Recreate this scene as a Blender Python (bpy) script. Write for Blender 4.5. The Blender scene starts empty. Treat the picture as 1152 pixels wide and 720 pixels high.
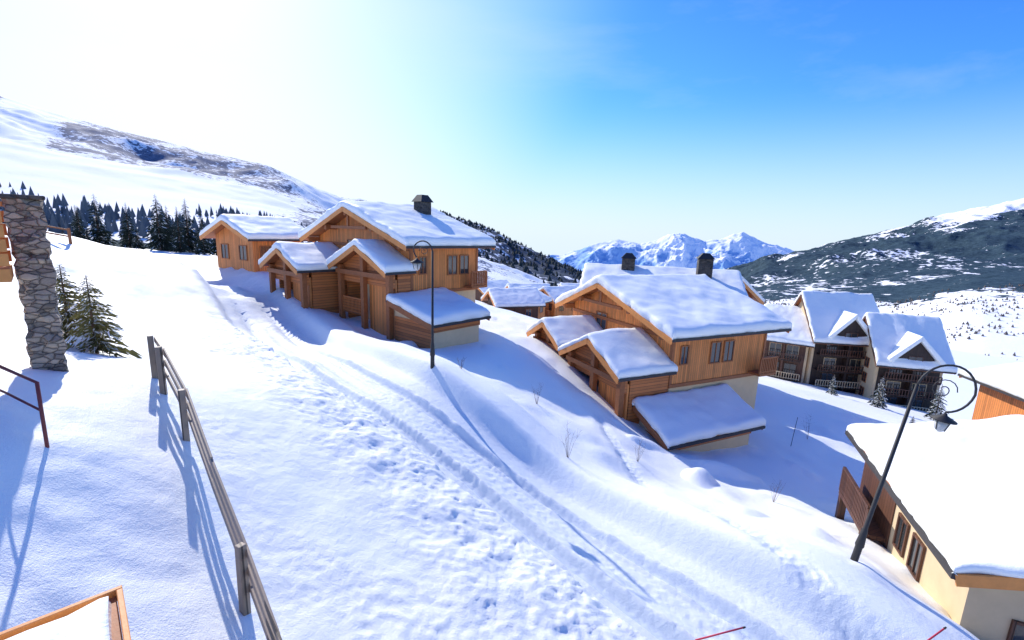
import bpy, math, random
import numpy as np
from mathutils import Vector, Matrix, noise as mnoise
random.seed(7); np.random.seed(7)
R=math.radians
SC=bpy.context.scene
COL=SC.collection

# ------------------------------------------------------------ camera
p=R(11);t=R(2)
f=Vector((0,math.cos(p),-math.sin(p)));r0=Vector((1,0,0));u0=Vector((0,math.sin(p),math.cos(p)))
rr=r0*math.cos(t)+u0*math.sin(t); uu=-r0*math.sin(t)+u0*math.cos(t)
cam=bpy.data.cameras.new("camera"); cam.lens=16; cam.sensor_width=36; cam.clip_start=0.05; cam.clip_end=40000
co=bpy.data.objects.new("camera",cam); COL.objects.link(co)
M=Matrix((( rr.x,uu.x,-f.x,0),(rr.y,uu.y,-f.y,0),(rr.z,uu.z,-f.z,0),(0,0,0,1)))
co.matrix_world=M
SC.camera=co

# ------------------------------------------------------------ light
EL=R(33); AZ=R(-36.0)
sd=Vector((math.sin(AZ)*math.cos(EL),math.cos(AZ)*math.cos(EL),math.sin(EL)))
sl=bpy.data.lights.new("sun",'SUN'); sl.energy=5.0; sl.angle=R(0.5); sl.color=(1,0.945,0.88)
so=bpy.data.objects.new("sun",sl); COL.objects.link(so); so.rotation_euler=sd.to_track_quat('Z','Y').to_euler()
w=bpy.data.worlds.new("World"); SC.world=w; w.use_nodes=True
nt=w.node_tree; nt.nodes.clear()
def wn(ty,**k):
    n=nt.nodes.new(ty)
    for a,v in k.items(): setattr(n,a,v)
    return n
WL=nt.links.new
out=wn("ShaderNodeOutputWorld"); bg=wn("ShaderNodeBackground")
sky=wn("ShaderNodeTexSky"); sky.sky_type='NISHITA'; sky.sun_disc=False
sky.sun_elevation=EL; sky.sun_rotation=AZ%(2*math.pi); sky.altitude=1000; sky.air_density=1.0; sky.dust_density=.6; sky.ozone_density=3.5
gm=wn("ShaderNodeGamma"); gm.inputs[1].default_value=1.6; WL(sky.outputs[0],gm.inputs[0])
def vm(op,a,b):
    n=wn("ShaderNodeVectorMath",operation=op)
    for i,v in enumerate((a,b)):
        if isinstance(v,tuple): n.inputs[i].default_value=v
        else: WL(v,n.inputs[i])
    return n.outputs[0]
tc=wn("ShaderNodeTexCoord"); sx=wn("ShaderNodeSeparateXYZ"); WL(tc.outputs["Generated"],sx.inputs[0])
dt=wn("ShaderNodeVectorMath",operation='DOT_PRODUCT'); WL(tc.outputs["Generated"],dt.inputs[0]); dt.inputs[1].default_value=tuple(sd)
md=wn("ShaderNodeMapRange"); md.interpolation_type='SMOOTHSTEP'; md.inputs[1].default_value=1.02; md.inputs[2].default_value=.70; md.inputs[3].default_value=0; md.inputs[4].default_value=1; WL(dt.outputs["Value"],md.inputs[0])
tn=wn("ShaderNodeMix",data_type='RGBA'); WL(md.outputs[0],tn.inputs[0]); tn.inputs[6].default_value=(.85,.90,1.2,1); tn.inputs[7].default_value=(.16,.33,1.0,1)
tinted=vm('MULTIPLY',gm.outputs[0],tn.outputs[2])
KK=.23
num=vm('MULTIPLY',tinted,(9.8*KK,)*3); den=vm('ADD',vm('MULTIPLY',tinted,(KK,)*3),(1,1,1)); comp=vm('DIVIDE',num,den)
mr=wn("ShaderNodeMapRange"); mr.interpolation_type='SMOOTHSTEP'; mr.inputs[1].default_value=-.06; mr.inputs[2].default_value=.27; mr.inputs[3].default_value=.9; mr.inputs[4].default_value=0
WL(sx.outputs[2],mr.inputs[0])
mp=wn("ShaderNodeMapping"); mp.inputs["Scale"].default_value=(1.2,3.5,6); mp.inputs["Rotation"].default_value=(0,.3,.6); WL(tc.outputs["Generated"],mp.inputs[0])
nz=wn("ShaderNodeTexNoise"); nz.inputs["Scale"].default_value=1.3; nz.inputs["Detail"].default_value=9; nz.inputs["Roughness"].default_value=.6; WL(mp.outputs[0],nz.inputs["Vector"])
mc=wn("ShaderNodeMapRange"); mc.inputs[1].default_value=.50; mc.inputs[2].default_value=.85; mc.inputs[3].default_value=0; mc.inputs[4].default_value=.25; WL(nz.outputs["Fac"],mc.inputs[0])
mm=wn("ShaderNodeMath",operation='MAXIMUM'); WL(mr.outputs[0],mm.inputs[0]); WL(mc.outputs[0],mm.inputs[1])
mx=wn("ShaderNodeMix",data_type='RGBA'); WL(mm.outputs[0],mx.inputs[0]); WL(comp,mx.inputs[6]); mx.inputs[7].default_value=(5.5,6.3,6.9,1)
WL(mx.outputs[2],bg.inputs[0]); bg.inputs[1].default_value=0.15
WL(bg.outputs[0],out.inputs[0])
SC.view_settings.view_transform='Standard'; SC.view_settings.look='None'; SC.view_settings.exposure=0

# ------------------------------------------------------------ materials
class NB:
    def __init__(s,name,rough=0.7):
        s.m=bpy.data.materials.new(name); s.m.use_nodes=True; s.t=s.m.node_tree
        s.b=s.t.nodes["Principled BSDF"]; s.b.inputs["Roughness"].default_value=rough
        s.tc=s.t.nodes.new("ShaderNodeTexCoord").outputs["Object"]
    def n(s,ty,**k):
        n=s.t.nodes.new(ty)
        for a,v in k.items(): setattr(n,a,v)
        return n
    def l(s,a,b): s.t.links.new(a,b)
    def noise(s,scale,detail=4,rough=.6,vec=None,out="Fac"):
        n=s.n("ShaderNodeTexNoise"); n.inputs["Scale"].default_value=scale; n.inputs["Detail"].default_value=detail; n.inputs["Roughness"].default_value=rough
        s.l(vec or s.tc,n.inputs["Vector"]); return n.outputs[out]
    def math(s,op,a,b=None,clamp=False):
        n=s.n("ShaderNodeMath",operation=op,use_clamp=clamp)
        for i,v in enumerate((a,b)):
            if v is None: continue
            if isinstance(v,(int,float)): n.inputs[i].default_value=v
            else: s.l(v,n.inputs[i])
        return n.outputs[0]
    def ramp(s,fac,stops):
        n=s.n("ShaderNodeValToRGB"); e=n.color_ramp.elements
        while len(e)>1: e.remove(e[-1])
        e[0].position=stops[0][0]; e[0].color=(*stops[0][1],1)
        for q,c in stops[1:]:
            k=e.new(q); k.color=(*c,1)
        s.l(fac,n.inputs[0]); return n.outputs[0]
    def mix(s,fac,a,b,bt='MIX'):
        n=s.n("ShaderNodeMix",data_type='RGBA',blend_type=bt)
        for i,v in ((0,fac),(6,a),(7,b)):
            if isinstance(v,(int,float)): n.inputs[i].default_value=v
            elif isinstance(v,tuple): n.inputs[i].default_value=(*v,1)
            else: s.l(v,n.inputs[i])
        return n.outputs[2]
    def bump(s,h,st=.3,d=.02):
        n=s.n("ShaderNodeBump"); n.inputs["Strength"].default_value=st; n.inputs["Distance"].default_value=d
        s.l(h,n.inputs["Height"]); s.l(n.outputs[0],s.b.inputs["Normal"])
    def col(s,c):
        if isinstance(c,tuple): s.b.inputs["Base Color"].default_value=(*c,1)
        else: s.l(c,s.b.inputs["Base Color"])

def m_snow(name,tint=(.965,.975,.925),bs=.5,scale=6,track=False):
    k=NB(name,.55); n1=k.noise(scale,6,.65); n2=k.noise(scale*8,3,.6)
    c=k.mix(k.noise(.6,3),(tint[0]*.97,tint[1]*.98,tint[2]),tint)
    h=k.math('ADD',k.math('MULTIPLY',n1,1.0),k.math('MULTIPLY',n2,.25))
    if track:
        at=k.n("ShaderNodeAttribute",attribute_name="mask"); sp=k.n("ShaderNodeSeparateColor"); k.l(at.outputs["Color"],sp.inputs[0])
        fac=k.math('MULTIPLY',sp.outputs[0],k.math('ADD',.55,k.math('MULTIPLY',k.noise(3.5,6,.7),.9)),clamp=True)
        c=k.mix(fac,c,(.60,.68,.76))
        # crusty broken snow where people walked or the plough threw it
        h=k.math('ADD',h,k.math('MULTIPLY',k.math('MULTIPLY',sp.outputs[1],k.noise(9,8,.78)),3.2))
    k.col(c); k.bump(h,bs,.05)
    k.b.inputs["Specular IOR Level"].default_value=.25
    return k.m
def m_plain(name,c,rough=.7,var=.25,scale=5,metal=0,bump=.2):
    k=NB(name,rough); n=k.noise(scale,5)
    k.col(k.mix(n,tuple(x*(1-var) for x in c),tuple(min(1,x*(1+var)) for x in c)))
    k.b.inputs["Metallic"].default_value=metal
    if bump: k.bump(k.noise(scale*6,3),bump,.01)
    return k.m
def m_wood(name,c,pitch=.16,vertical=True,var=.35):
    k=NB(name,.6); s=k.n("ShaderNodeSeparateXYZ"); k.l(k.tc,s.inputs[0])
    coord=k.math('ADD',s.outputs[0],s.outputs[1]) if vertical else s.outputs[2]
    q=k.math('DIVIDE',coord,pitch); fr=k.math('FRACT',q); fl=k.math('FLOOR',q)
    wn=k.n("ShaderNodeTexWhiteNoise",noise_dimensions='1D'); k.l(fl,wn.inputs["W"])
    mp=k.n("ShaderNodeMapping"); k.l(k.tc,mp.inputs[0]); mp.inputs["Scale"].default_value=(14,14,1.0) if vertical else (1.0,1.0,16)
    grain=k.noise(1.6,6,.7,mp.outputs[0]); big=k.noise(.6,4,.7)
    v=k.math('ADD',k.math('MULTIPLY',wn.outputs[0],.38),k.math('ADD',k.math('MULTIPLY',grain,.5),k.math('MULTIPLY',big,.45)))
    base=k.ramp(v,[(.25,tuple(x*(1-var)*.6 for x in c)),(.62,c),(1,tuple(min(1,x*(1+var)) for x in c))])
    gap=k.math('LESS_THAN',k.math('ABSOLUTE',k.math('SUBTRACT',fr,.5)),.45)
    k.col(k.mix(gap,tuple(x*.25 for x in c),base))
    k.bump(k.math('ADD',gap,k.math('MULTIPLY',grain,.3)),.5,.015)
    return k.m
def m_stone(name,c=(.3,.27,.23),scale=3.2,zs=1.7,mw=.04):
    k=NB(name,.85); vo=k.n("ShaderNodeTexVoronoi",feature='DISTANCE_TO_EDGE'); vo.inputs["Scale"].default_value=scale
    mp=k.n("ShaderNodeMapping"); mp.inputs["Scale"].default_value=(1,1,zs); k.l(k.tc,mp.inputs[0])
    wv=k.n("ShaderNodeMix",data_type='VECTOR'); wv.inputs[0].default_value=.12; k.l(mp.outputs[0],wv.inputs[4]); k.l(k.noise(4,3,.6,None,"Color"),wv.inputs[5])
    k.l(wv.outputs[1],vo.inputs["Vector"])
    v2=k.n("ShaderNodeTexVoronoi"); v2.inputs["Scale"].default_value=scale; k.l(wv.outputs[1],v2.inputs["Vector"])
    sp=k.n("ShaderNodeSeparateColor"); k.l(v2.outputs["Color"],sp.inputs[0])
    st=k.ramp(k.math('ADD',k.math('MULTIPLY',sp.outputs[0],.55),k.math('MULTIPLY',k.noise(14,8,.8),.6)),[(.2,tuple(x*.22 for x in c)),(.55,c),(1,(c[0]*1.9,c[1]*1.75,c[2]*1.5))])
    mort=k.math('GREATER_THAN',vo.outputs["Distance"],mw)
    k.col(k.mix(mort,(.09,.075,.06),st)); k.bump(k.math('ADD',k.math('MINIMUM',vo.outputs["Distance"],.12),k.math('MULTIPLY',k.noise(20,4),.05)),1,.25)
    return k.m
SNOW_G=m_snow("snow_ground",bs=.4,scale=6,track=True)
SNOW_R=m_snow("snow_roof",bs=.35,scale=3.5)
WOOD=m_wood("wood_cladding",(.70,.245,.06))
WOODH=m_wood("wood_boards",(.52,.17,.045),.18,False)
WOODD=m_wood("wood_dark",(.11,.045,.025),.2)
WOODX=m_wood("wood_very_dark",(.035,.018,.013),.2)
FASC=m_plain("wood_fascia",(.74,.28,.065),.55,.3,4)
BEAM=m_plain("wood_beam",(.34,.115,.035),.6,.35,6)
GREYW=m_wood("wood_weathered",(.30,.23,.17),.3,True)
PLAS=m_plain("plaster",(.72,.54,.32),.9,.12,2)
PLAS2=m_plain("plaster_beige",(.62,.48,.30),.9,.15,2)
DARK=m_plain("dark_metal",(.025,.023,.023),.6,.3,5,0)
ROOFD=m_plain("roof_edge",(.045,.04,.04),.7,.3,5)
STONE=m_stone("stone_masonry",(.34,.28,.22),6.5,2.0,.02)
LEAF=m_plain("needles",(.03,.042,.022),.8,.5,3)
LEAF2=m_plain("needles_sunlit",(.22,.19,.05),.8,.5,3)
TWIG=m_plain("twigs",(.12,.07,.045),.8,.3,3)
RED=m_plain("red_paint",(.55,.03,.06),.5,.15,3)
RAILM=m_plain("rust_red_metal",(.20,.035,.03),.5,.3,5)
k=NB("window_glass",.06); k.col(k.mix(k.noise(.7,2),(.012,.014,.018),(.05,.055,.06))); k.b.inputs["Specular IOR Level"].default_value=.8; GLASS=k.m
LAMPG=m_plain("lamp_glass",(.5,.5,.48),.2,.1,3,0,0)
DARKST=m_stone("dark_slate",(.07,.065,.06),5)

# ------------------------------------------------------------ mesh helpers
def mk(name,V,F,mat,parent=None,smooth=False,mats=None,mi=None):
    me=bpy.data.meshes.new(name); me.from_pydata([tuple(v) for v in V],[],[tuple(q) for q in F]); me.update()
    for m_ in (mats or [mat]): me.materials.append(m_)
    if mi: me.polygons.foreach_set("material_index",mi)
    if smooth: me.polygons.foreach_set("use_smooth",[True]*len(me.polygons))
    o=bpy.data.objects.new(name,me); COL.objects.link(o)
    if parent: o.parent=parent
    return o
def root(name,loc,yaw=0,label="",cat="",group=None):
    o=bpy.data.objects.new(name,None); COL.objects.link(o); o.location=loc; o.rotation_euler=(0,0,yaw); o.empty_display_size=.3
    o["label"]=label; o["category"]=cat
    if group: o["group"]=group
    return o
class Acc:
    def __init__(s): s.V=[];s.F=[]
    def box(s,a,b):
        n=len(s.V); x0,y0,z0=a;x1,y1,z1=b
        s.V+=[(x0,y0,z0),(x1,y0,z0),(x1,y1,z0),(x0,y1,z0),(x0,y0,z1),(x1,y0,z1),(x1,y1,z1),(x0,y1,z1)]
        s.F+=[(n,n+3,n+2,n+1),(n+4,n+5,n+6,n+7),(n,n+1,n+5,n+4),(n+1,n+2,n+6,n+5),(n+2,n+3,n+7,n+6),(n+3,n,n+4,n+7)]
        return s
    def beam(s,a,b,w,h):
        a=Vector(a);b=Vector(b);d=(b-a).normalized(); sx=d.cross(Vector((0,0,1)))
        if sx.length<1e-3: sx=Vector((1,0,0))
        sx.normalize(); up=sx.cross(d).normalized(); n=len(s.V)
        for q in (a,b):
            for i,j in ((-1,-1),(1,-1),(1,1),(-1,1)): s.V.append(tuple(q+sx*(i*w/2)+up*(j*h/2)))
        s.F+=[(n,n+1,n+2,n+3),(n+7,n+6,n+5,n+4)]+[(n+i,n+4+i,n+4+(i+1)%4,n+(i+1)%4) for i in range(4)]
        return s
    def tube(s,pts,rads,k=8):
        pts=[Vector(q) for q in pts]; n=len(s.V); pr=None
        for i,q in enumerate(pts):
            d=(pts[min(i+1,len(pts)-1)]-pts[max(i-1,0)]).normalized()
            a=pr if pr is not None else (Vector((1,0,0)) if abs(d.x)<.9 else Vector((0,1,0)))
            a=(a-d*a.dot(d)).normalized(); pr=a; b=d.cross(a); r_=rads[i] if hasattr(rads,'__len__') else rads
            for j in range(k):
                th=2*math.pi*j/k; s.V.append(tuple(q+a*math.cos(th)*r_+b*math.sin(th)*r_))
        for i in range(len(pts)-1):
            for j in range(k):
                s.F.append((n+i*k+j,n+i*k+(j+1)%k,n+(i+1)*k+(j+1)%k,n+(i+1)*k+j))
        s.F.append(tuple(n+j for j in range(k))[::-1]); s.F.append(tuple(n+(len(pts)-1)*k+j for j in range(k)))
        return s
    def mk(s,name,mat,parent=None,smooth=False,bev=0):
        o=mk(name,s.V,s.F,mat,parent,smooth)
        if bev:
            b=o.modifiers.new("bevel",'BEVEL'); b.width=bev; b.segments=2; b.limit_method='ANGLE'
        return o

# ------------------------------------------------------------ noise (numpy)
def vnoise(x,y,seed=0):
    xi=np.floor(x).astype(np.int64); yi=np.floor(y).astype(np.int64); fx=x-xi; fy=y-yi
    fx=fx*fx*(3-2*fx); fy=fy*fy*(3-2*fy)
    def h(a,b):
        n=(a*374761393+b*668265263+seed*1442695041)&0x7fffffff
        n=((n^(n>>13))*1274126177)&0x7fffffff
        n=(n^(n>>16))&0x7fffffff
        return (n%100003)/100003.0
    return (h(xi,yi)*(1-fx)+h(xi+1,yi)*fx)*(1-fy)+(h(xi,yi+1)*(1-fx)+h(xi+1,yi+1)*fx)*fy
def fbm(x,y,o=4,seed=0,g=.5):
    a=1;s=0;tt=0
    for i in range(o):
        s=s+a*(vnoise(x,y,seed+i*17)*2-1); tt+=a; a*=g; x,y=x*1.65+y*1.2+11.3,y*1.65-x*1.2-7.7
    return s/tt
def ridged(x,y,o=5,seed=0,g=.5):
    a=1;s=0;tt=0
    for i in range(o):
        s=s+a*(1-np.abs(vnoise(x,y,seed+i*17)*2-1)); tt+=a; a*=g; x,y=x*1.65+y*1.2+3.3,y*1.65-x*1.2+5.7
    return s/tt
def sstep(a,b,x):
    q=np.clip((x-a)/(b-a),0,1); return q*q*(3-2*q)

# ------------------------------------------------------------ terrain
CP=np.array([(-8.2,7.6,-2.7),(-7.3,8.9,-3.2),(-5.6,7.4,-3.8),(-3.1,4.9,-4.9),(-2.2,4.0,-5.1),(-4.8,4.7,-4.0),(-6.2,5.6,-3.0),(.2,5.6,-5.85),(4.5,6.8,-6.95),(8.4,7.7,-7.6),
(-3,16.85,-5.1),(8.9,10.2,-7.6),(-5.2,25.7,-6.5),(8.7,22.4,-10.7),(13.8,23.5,-11.6),(-20.6,36,-3.9),(-23.4,25.2,-1.8),(-25.4,25.3,-1.2),(-23.3,30,-2.7),(-22.4,33.8,-4.2),
(-14.5,26.5,-5.4),(-5.4,15.3,-5.0),(-.25,11.5,-6.1),(2.8,8.5,-6.7),(2,13.5,-7.4),(3.3,20.9,-7.9),(.9,31.2,-7.2),(-2,59,-10),(22.4,30,-12.7),(34.7,57.8,-18.2),(45.3,57.4,-19.4),(52,54,-20.3),
(10.8,9.3,-8.8),(13.5,16.8,-11),(-10.7,10.6,-3.2),(-61,71,-4.0),(-46,71,-4.6),(-72,94,-3),(-30,82,-6),(-40,50,-3.6),
(-60,30,1.5),(-85,60,0),(0,95,-17),(50,95,-27),(95,60,-32),(95,20,-28),(35,0,-13),(0,-8,-3.5),(-30,0,3.5),(-30,-20,8),(40,-20,-14)],float)
def phi(r2): return np.where(r2>1e-9,.5*r2*np.log(np.maximum(r2,1e-9)),0)
n_=len(CP); d2=((CP[:,None,:2]-CP[None,:,:2])**2).sum(-1)
A=np.zeros((n_+3,n_+3)); A[:n_,:n_]=phi(d2)+np.eye(n_)*1.5; A[:n_,n_]=1; A[:n_,n_+1:]=CP[:,:2]; A[n_,:n_]=1; A[n_+1:,:n_]=CP[:,:2].T
WT=np.linalg.solve(A,np.concatenate([CP[:,2],[0,0,0]]))
def tps(x,y):
    z=WT[n_]+WT[n_+1]*x+WT[n_+2]*y
    for i in range(n_): z=z+WT[i]*phi((x-CP[i,0])**2+(y-CP[i,1])**2)
    return z
ROAD=[(-34,42),(-22.4,33.8),(-14.5,26.0),(-9.5,19.8),(-4.9,15.0),(-.2,11.3),(3.3,8.2),(6.0,5.4),(9.5,1),(13,-6)]
TRAIL=[(4.4,21),(4.6,17),(5.0,13.8),(6.0,11.2),(6.7,8.9),(7.6,6.4),(9,3.4)]
def smooth_pl(P,n=6):
    P=[np.array(q,float) for q in P]; o=[]
    for i in range(len(P)-1):
        a=P[max(i-1,0)];b=P[i];c=P[i+1];d=P[min(i+2,len(P)-1)]
        for j in range(n):
            s=j/n; o.append(.5*((2*b)+(-a+c)*s+(2*a-5*b+4*c-d)*s*s+(-a+3*b-3*c+d)*s**3))
    o.append(P[-1]); return np.array(o)
def pdist(x,y,P):
    best=np.full(np.shape(x),1e9); sg=np.zeros(np.shape(x)); al=np.zeros(np.shape(x)); acc=0
    for i in range(len(P)-1):
        ax,ay=P[i];bx,by=P[i+1]; dx,dy=bx-ax,by-ay; L2=dx*dx+dy*dy; L=math.sqrt(L2)
        s=np.clip(((x-ax)*dx+(y-ay)*dy)/L2,0,1); qx=x-(ax+s*dx); qy=y-(ay+s*dy); d=np.sqrt(qx*qx+qy*qy)
        c=-(dx*qy-dy*qx); m=d<best; best=np.where(m,d,best); sg=np.where(m,np.sign(c),sg); al=np.where(m,acc+s*L,al); acc+=L
    return best,sg,al
RP=smooth_pl(ROAD); TP=smooth_pl(TRAIL)
def gauss(x,m,s): return np.exp(-((x-m)/s)**2)
def height(x,y,want_mask=False):
    x=np.asarray(x,float); y=np.asarray(y,float); r=np.hypot(x,y)
    far=-22-.11*r
    k=sstep(75,130,r); xx=np.where(r>150,x*150/np.maximum(r,1),x); yy=np.where(r>150,y*150/np.maximum(r,1),y)
    z=tps(xx,yy)*(1-k)+far*k
    z=z+fbm(x/7,y/7,3,3)*.35*sstep(9,20,r)
    z=z+(fbm(x/3.5,y/3.5,3,13)*.45+fbm(x/1.4,y/1.4,3,14)*.12)*sstep(-13,-19,x)*sstep(13,19,y)*(1-k)
    near=1-sstep(35,60,r)
    # sd_: positive on the uphill (fence) side of the lane, negative on the downhill side
    d,sg,al=pdist(x,y,RP); sd_=d*sg
    edge=fbm(x*.8,y*.8,3,91)*.18+fbm(x*3.4,y*3.4,3,93,.6)*.09
    cut=(1-sstep(1.9,2.15,sd_+edge))*sstep(-2.9,-2.0,sd_)
    z=z-cut*.70*near
    z=z+gauss(sd_,-3.1,.7)*.10*near*(.9+.25*fbm(al*.4,al*0,2,5))
    cr=sstep(1.9,2.15,sd_+edge)*(1-sstep(2.8,5.2,sd_))
    z=z+cr*near*(.14+(ridged(x*5.2+fbm(x*2,y*2,2,5)*.8,y*5.6,4,121,.65)-.5)*.10+fbm(x*1.6,y*1.6,2,127)*.09)
    z=z-.60*(1-np.exp(-np.maximum(-sd_-4.3,0)/1.0))*near*np.exp(-np.maximum(-sd_-4.3,0)/6)
    wob=fbm(al*.25,al*0+3,2,8)*.04
    rut=0
    for off,dp,wd in ((-.95,.20,.22),(-.05,.04,.14),(.75,.20,.22)):
        q=((sd_+wob-off)/wd); g=np.exp(-q**4)
        z=z-g*dp*near*(.9+.2*vnoise(al*.7,sd_*2,9)); rut=np.maximum(rut,g*min(1,dp*6))
        z=z+(gauss(sd_+wob,off-wd-.12,.08)+gauss(sd_+wob,off+wd+.12,.08))*.4*dp*near*(.5+.9*vnoise(al*2.2,sd_*3,19))
    z=z+gauss(d,0,1.6)*near*(ridged(x*6.5,y*6.5,4,21,.65)-.55)*.05*(.4+1.2*vnoise(x*.7,y*.7,25))
    td,ts,ta=pdist(x,y,TP)
    z=z-gauss(td,0,.28)*.10*near*(.6+.8*vnoise(ta*2.4,ts*.5,33))+gauss(td,0,.42)*near*(ridged(x*5,y*5,3,31)-.5)*.06
    tro=sstep(3.0,4.2,sd_)*(1-sstep(5.0,7.5,sd_))*near*(1-sstep(16,24,y))*(.2+1.0*sstep(.4,.8,vnoise(x*.55,y*.55,47)))
    z=z+tro*((ridged(x*5.6+fbm(x,y,2,48),y*4.6,4,41,.65)-.55)*.06)+sstep(2.4,3.4,sd_)*near*fbm(x*.8,y*.8,3,44)*.05
    lft=sstep(6.5,8.5,sd_)*near
    lp=sstep(.4,.75,vnoise(x*.45,y*.45,59))
    z=z+lft*(fbm(x*.9,y*.9,3,51)*.14+(ridged(x*3.2,y*3.2,4,57,.6)-.5)*.10*lp)
    rgt=sstep(4.2,5.8,-sd_)*near
    z=z+rgt*(fbm(x*.3,y*.3,3,61)*.30+np.maximum(fbm(x*.5,y*.5,2,67)-.35,0)*.8)
    z=z+fbm(x*3,y*3,3,71)*.006*near
    if want_mask:
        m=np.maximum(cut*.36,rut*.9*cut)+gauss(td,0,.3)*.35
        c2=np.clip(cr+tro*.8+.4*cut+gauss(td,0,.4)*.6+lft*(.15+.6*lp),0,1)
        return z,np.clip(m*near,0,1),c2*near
    return z
def gz(x,y): return float(height(np.array([x]),np.array([y]))[0])
def axis(lo,hi,st,end,g=1.045):
    a=list(np.arange(lo,hi,st)); s=st; v=a[-1]
    while v<end: s*=g; v+=s; a.append(v)
    return a
ax_=axis(0,12,.05,12000,1.05); xs=np.array([-q for q in ax_[::-1]][:-1]+ax_)
ys=np.array([-300,-100,-30,-10,-4,0,1,2]+[q+2.5 for q in axis(0,16,.047,12500,1.045)])
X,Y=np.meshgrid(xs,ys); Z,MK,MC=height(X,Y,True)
def gridmesh(name,X,Y,Z,mat,attr=None,smooth=True):
    ny,nx=X.shape; me=bpy.data.meshes.new(name)
    V=np.stack([X,Y,Z],-1).reshape(-1,3).astype(np.float32)
    i=np.arange(ny-1)[:,None]*nx+np.arange(nx-1)[None,:]; F=np.stack([i,i+1,i+1+nx,i+nx],-1).reshape(-1,4)
    me.vertices.add(len(V)); me.vertices.foreach_set("co",V.ravel()); me.loops.add(F.size); me.loops.foreach_set("vertex_index",F.ravel().astype(np.int32))
    me.polygons.add(len(F)); me.polygons.foreach_set("loop_start",np.arange(0,F.size,4,dtype=np.int32))
    try: me.polygons.foreach_set("loop_total",np.full(len(F),4,dtype=np.int32))
    except Exception: pass
    me.update(calc_edges=True); me.polygons.foreach_set("use_smooth",np.ones(len(F),bool))
    if attr is not None:
        a=me.color_attributes.new("mask",'FLOAT_COLOR','POINT'); c=np.ones((len(V),4),np.float32); c[:,:3]=attr.reshape(-1,3); a.data.foreach_set("color",c.ravel())
    me.materials.append(mat); o=bpy.data.objects.new(name,me); COL.objects.link(o); o["kind"]="structure"; return o
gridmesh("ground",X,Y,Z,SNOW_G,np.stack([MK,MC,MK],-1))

# ---- mountains
def m_mount(name,dark,dark2,snow,tex,speck=.5,scl=.02,bst=.6):
    k=NB(name,.85); at=k.n("ShaderNodeAttribute",attribute_name="mask"); sp=k.n("ShaderNodeSeparateColor"); k.l(at.outputs["Color"],sp.inputs[0])
    n=k.noise(tex,8,.75); n2=k.noise(scl,5,.6)
    v=k.n("ShaderNodeTexVoronoi"); v.inputs["Scale"].default_value=tex*2.2; k.l(k.tc,v.inputs["Vector"])
    val=k.math('ADD',sp.outputs[0],k.math('ADD',k.math('MULTIPLY',k.math('SUBTRACT',n,.5),speck*1.6),k.math('MULTIPLY',k.math('SUBTRACT',n2,.5),speck)))
    val=k.math('ADD',val,k.math('MULTIPLY',k.math('SUBTRACT',.45,v.outputs["Distance"]),speck*.5))
    fac=k.ramp(val,[(.47,(0,0,0)),(.54,(1,1,1))])
    dc=k.mix(k.ramp(k.noise(tex*2.5,6,.85),[(.35,(0,0,0)),(.65,(1,1,1))]),dark,dark2)
    k.col(k.mix(fac,snow,dc)); k.bump(n,bst,3.0/ max(tex*100,1)); k.b.inputs["Specular IOR Level"].default_value=.1; return k.m
def interp(P,s):
    P=np.array(P,float); q=s*(len(P)-1); i=np.clip(np.floor(q).astype(int),0,len(P)-2); fr=(q-i)[:,None]; return P[i]*(1-fr)+P[i+1]*fr
def ridge_mesh(name,crest,foot,mat,nS,nT,noise_f,mask_f,prof=lambda t:t,back=600,backdrop=300):
    s=np.linspace(0,1,nS); C=interp(crest,s); Fo=interp(foot,s); d=C-Fo; dn=d[:,:2]/np.linalg.norm(d[:,:2],axis=1)[:,None]
    B=C.copy(); B[:,:2]+=dn*back; B[:,2]-=backdrop
    T=np.linspace(0,1,nT); T2=np.linspace(0,1,12)[1:]
    P=[]; tt=[]
    for q in T:
        v=Fo*(1-q)+C*q; v[:,2]=Fo[:,2]+(C[:,2]-Fo[:,2])*prof(q); P.append(v); tt.append(np.full(nS,q))
    for q in T2: P.append(C*(1-q)+B*q); tt.append(np.full(nS,1+q))
    P=np.array(P); tt=np.array(tt); S=np.broadcast_to(s,tt.shape)
    P[:,:,2]+=noise_f(P[:,:,0],P[:,:,1],tt,S)
    m=mask_f(P[:,:,0],P[:,:,1],P[:,:,2],tt,S); att=np.stack([m,tt,S],-1)
    return gridmesh(name,P[:,:,0],P[:,:,1],P[:,:,2],mat,att),P,tt,S
MH=m_mount("ski_hill_surface",(.07,.09,.13),(.22,.25,.33),(.95,.955,.93),.13,speck=1.0,scl=.015,bst=1)
crest=[(-900,380,120),(-717,534,125),(-685,640,150),(-642,719,137),(-553,777,119),(-429,813,94),(-313,844,47),(-215,868,12),(-97,857,-43),(20,840,-90)]
foot=[(-200,10,6),(-170,50,1),(-140,75,-2),(-115,90,-4),(-90,105,-5),(-66,115,-8),(-45,125,-12),(-20,135,-18),(5,145,-26),(40,150,-36)]
def nf(x,y,t,s):
    e=np.clip(t,0,1)
    return (ridged(x/150,y/150,5,3)-.55)*34*np.sin(np.pi*e)**.7*sstep(.1,.6,e)+fbm(x/45,y/45,3,5)*2.5*sstep(0.02,.3,e)
def mf(x,y,z,t,s):
    rock=sstep(.26,.40,t)*(1-sstep(.95,1.02,t))*sstep(.28,.33,s)*(1-sstep(.56,.66,s))
    rock2=sstep(.45,.6,t)*(1-sstep(.95,1.02,t))*sstep(.13,.16,s)*(1-sstep(.22,.25,s))
    scr=sstep(.0,.05,t)*(1-sstep(.35,.6,t))*sstep(.5,.65,s)
    n=(ridged(x/40,y/40,4,9)-.5)*.8
    mx_=np.maximum(np.maximum(rock,rock2*.95),scr*.85)
    return mx_*(.53+n)-.16*(1-mx_)
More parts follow.
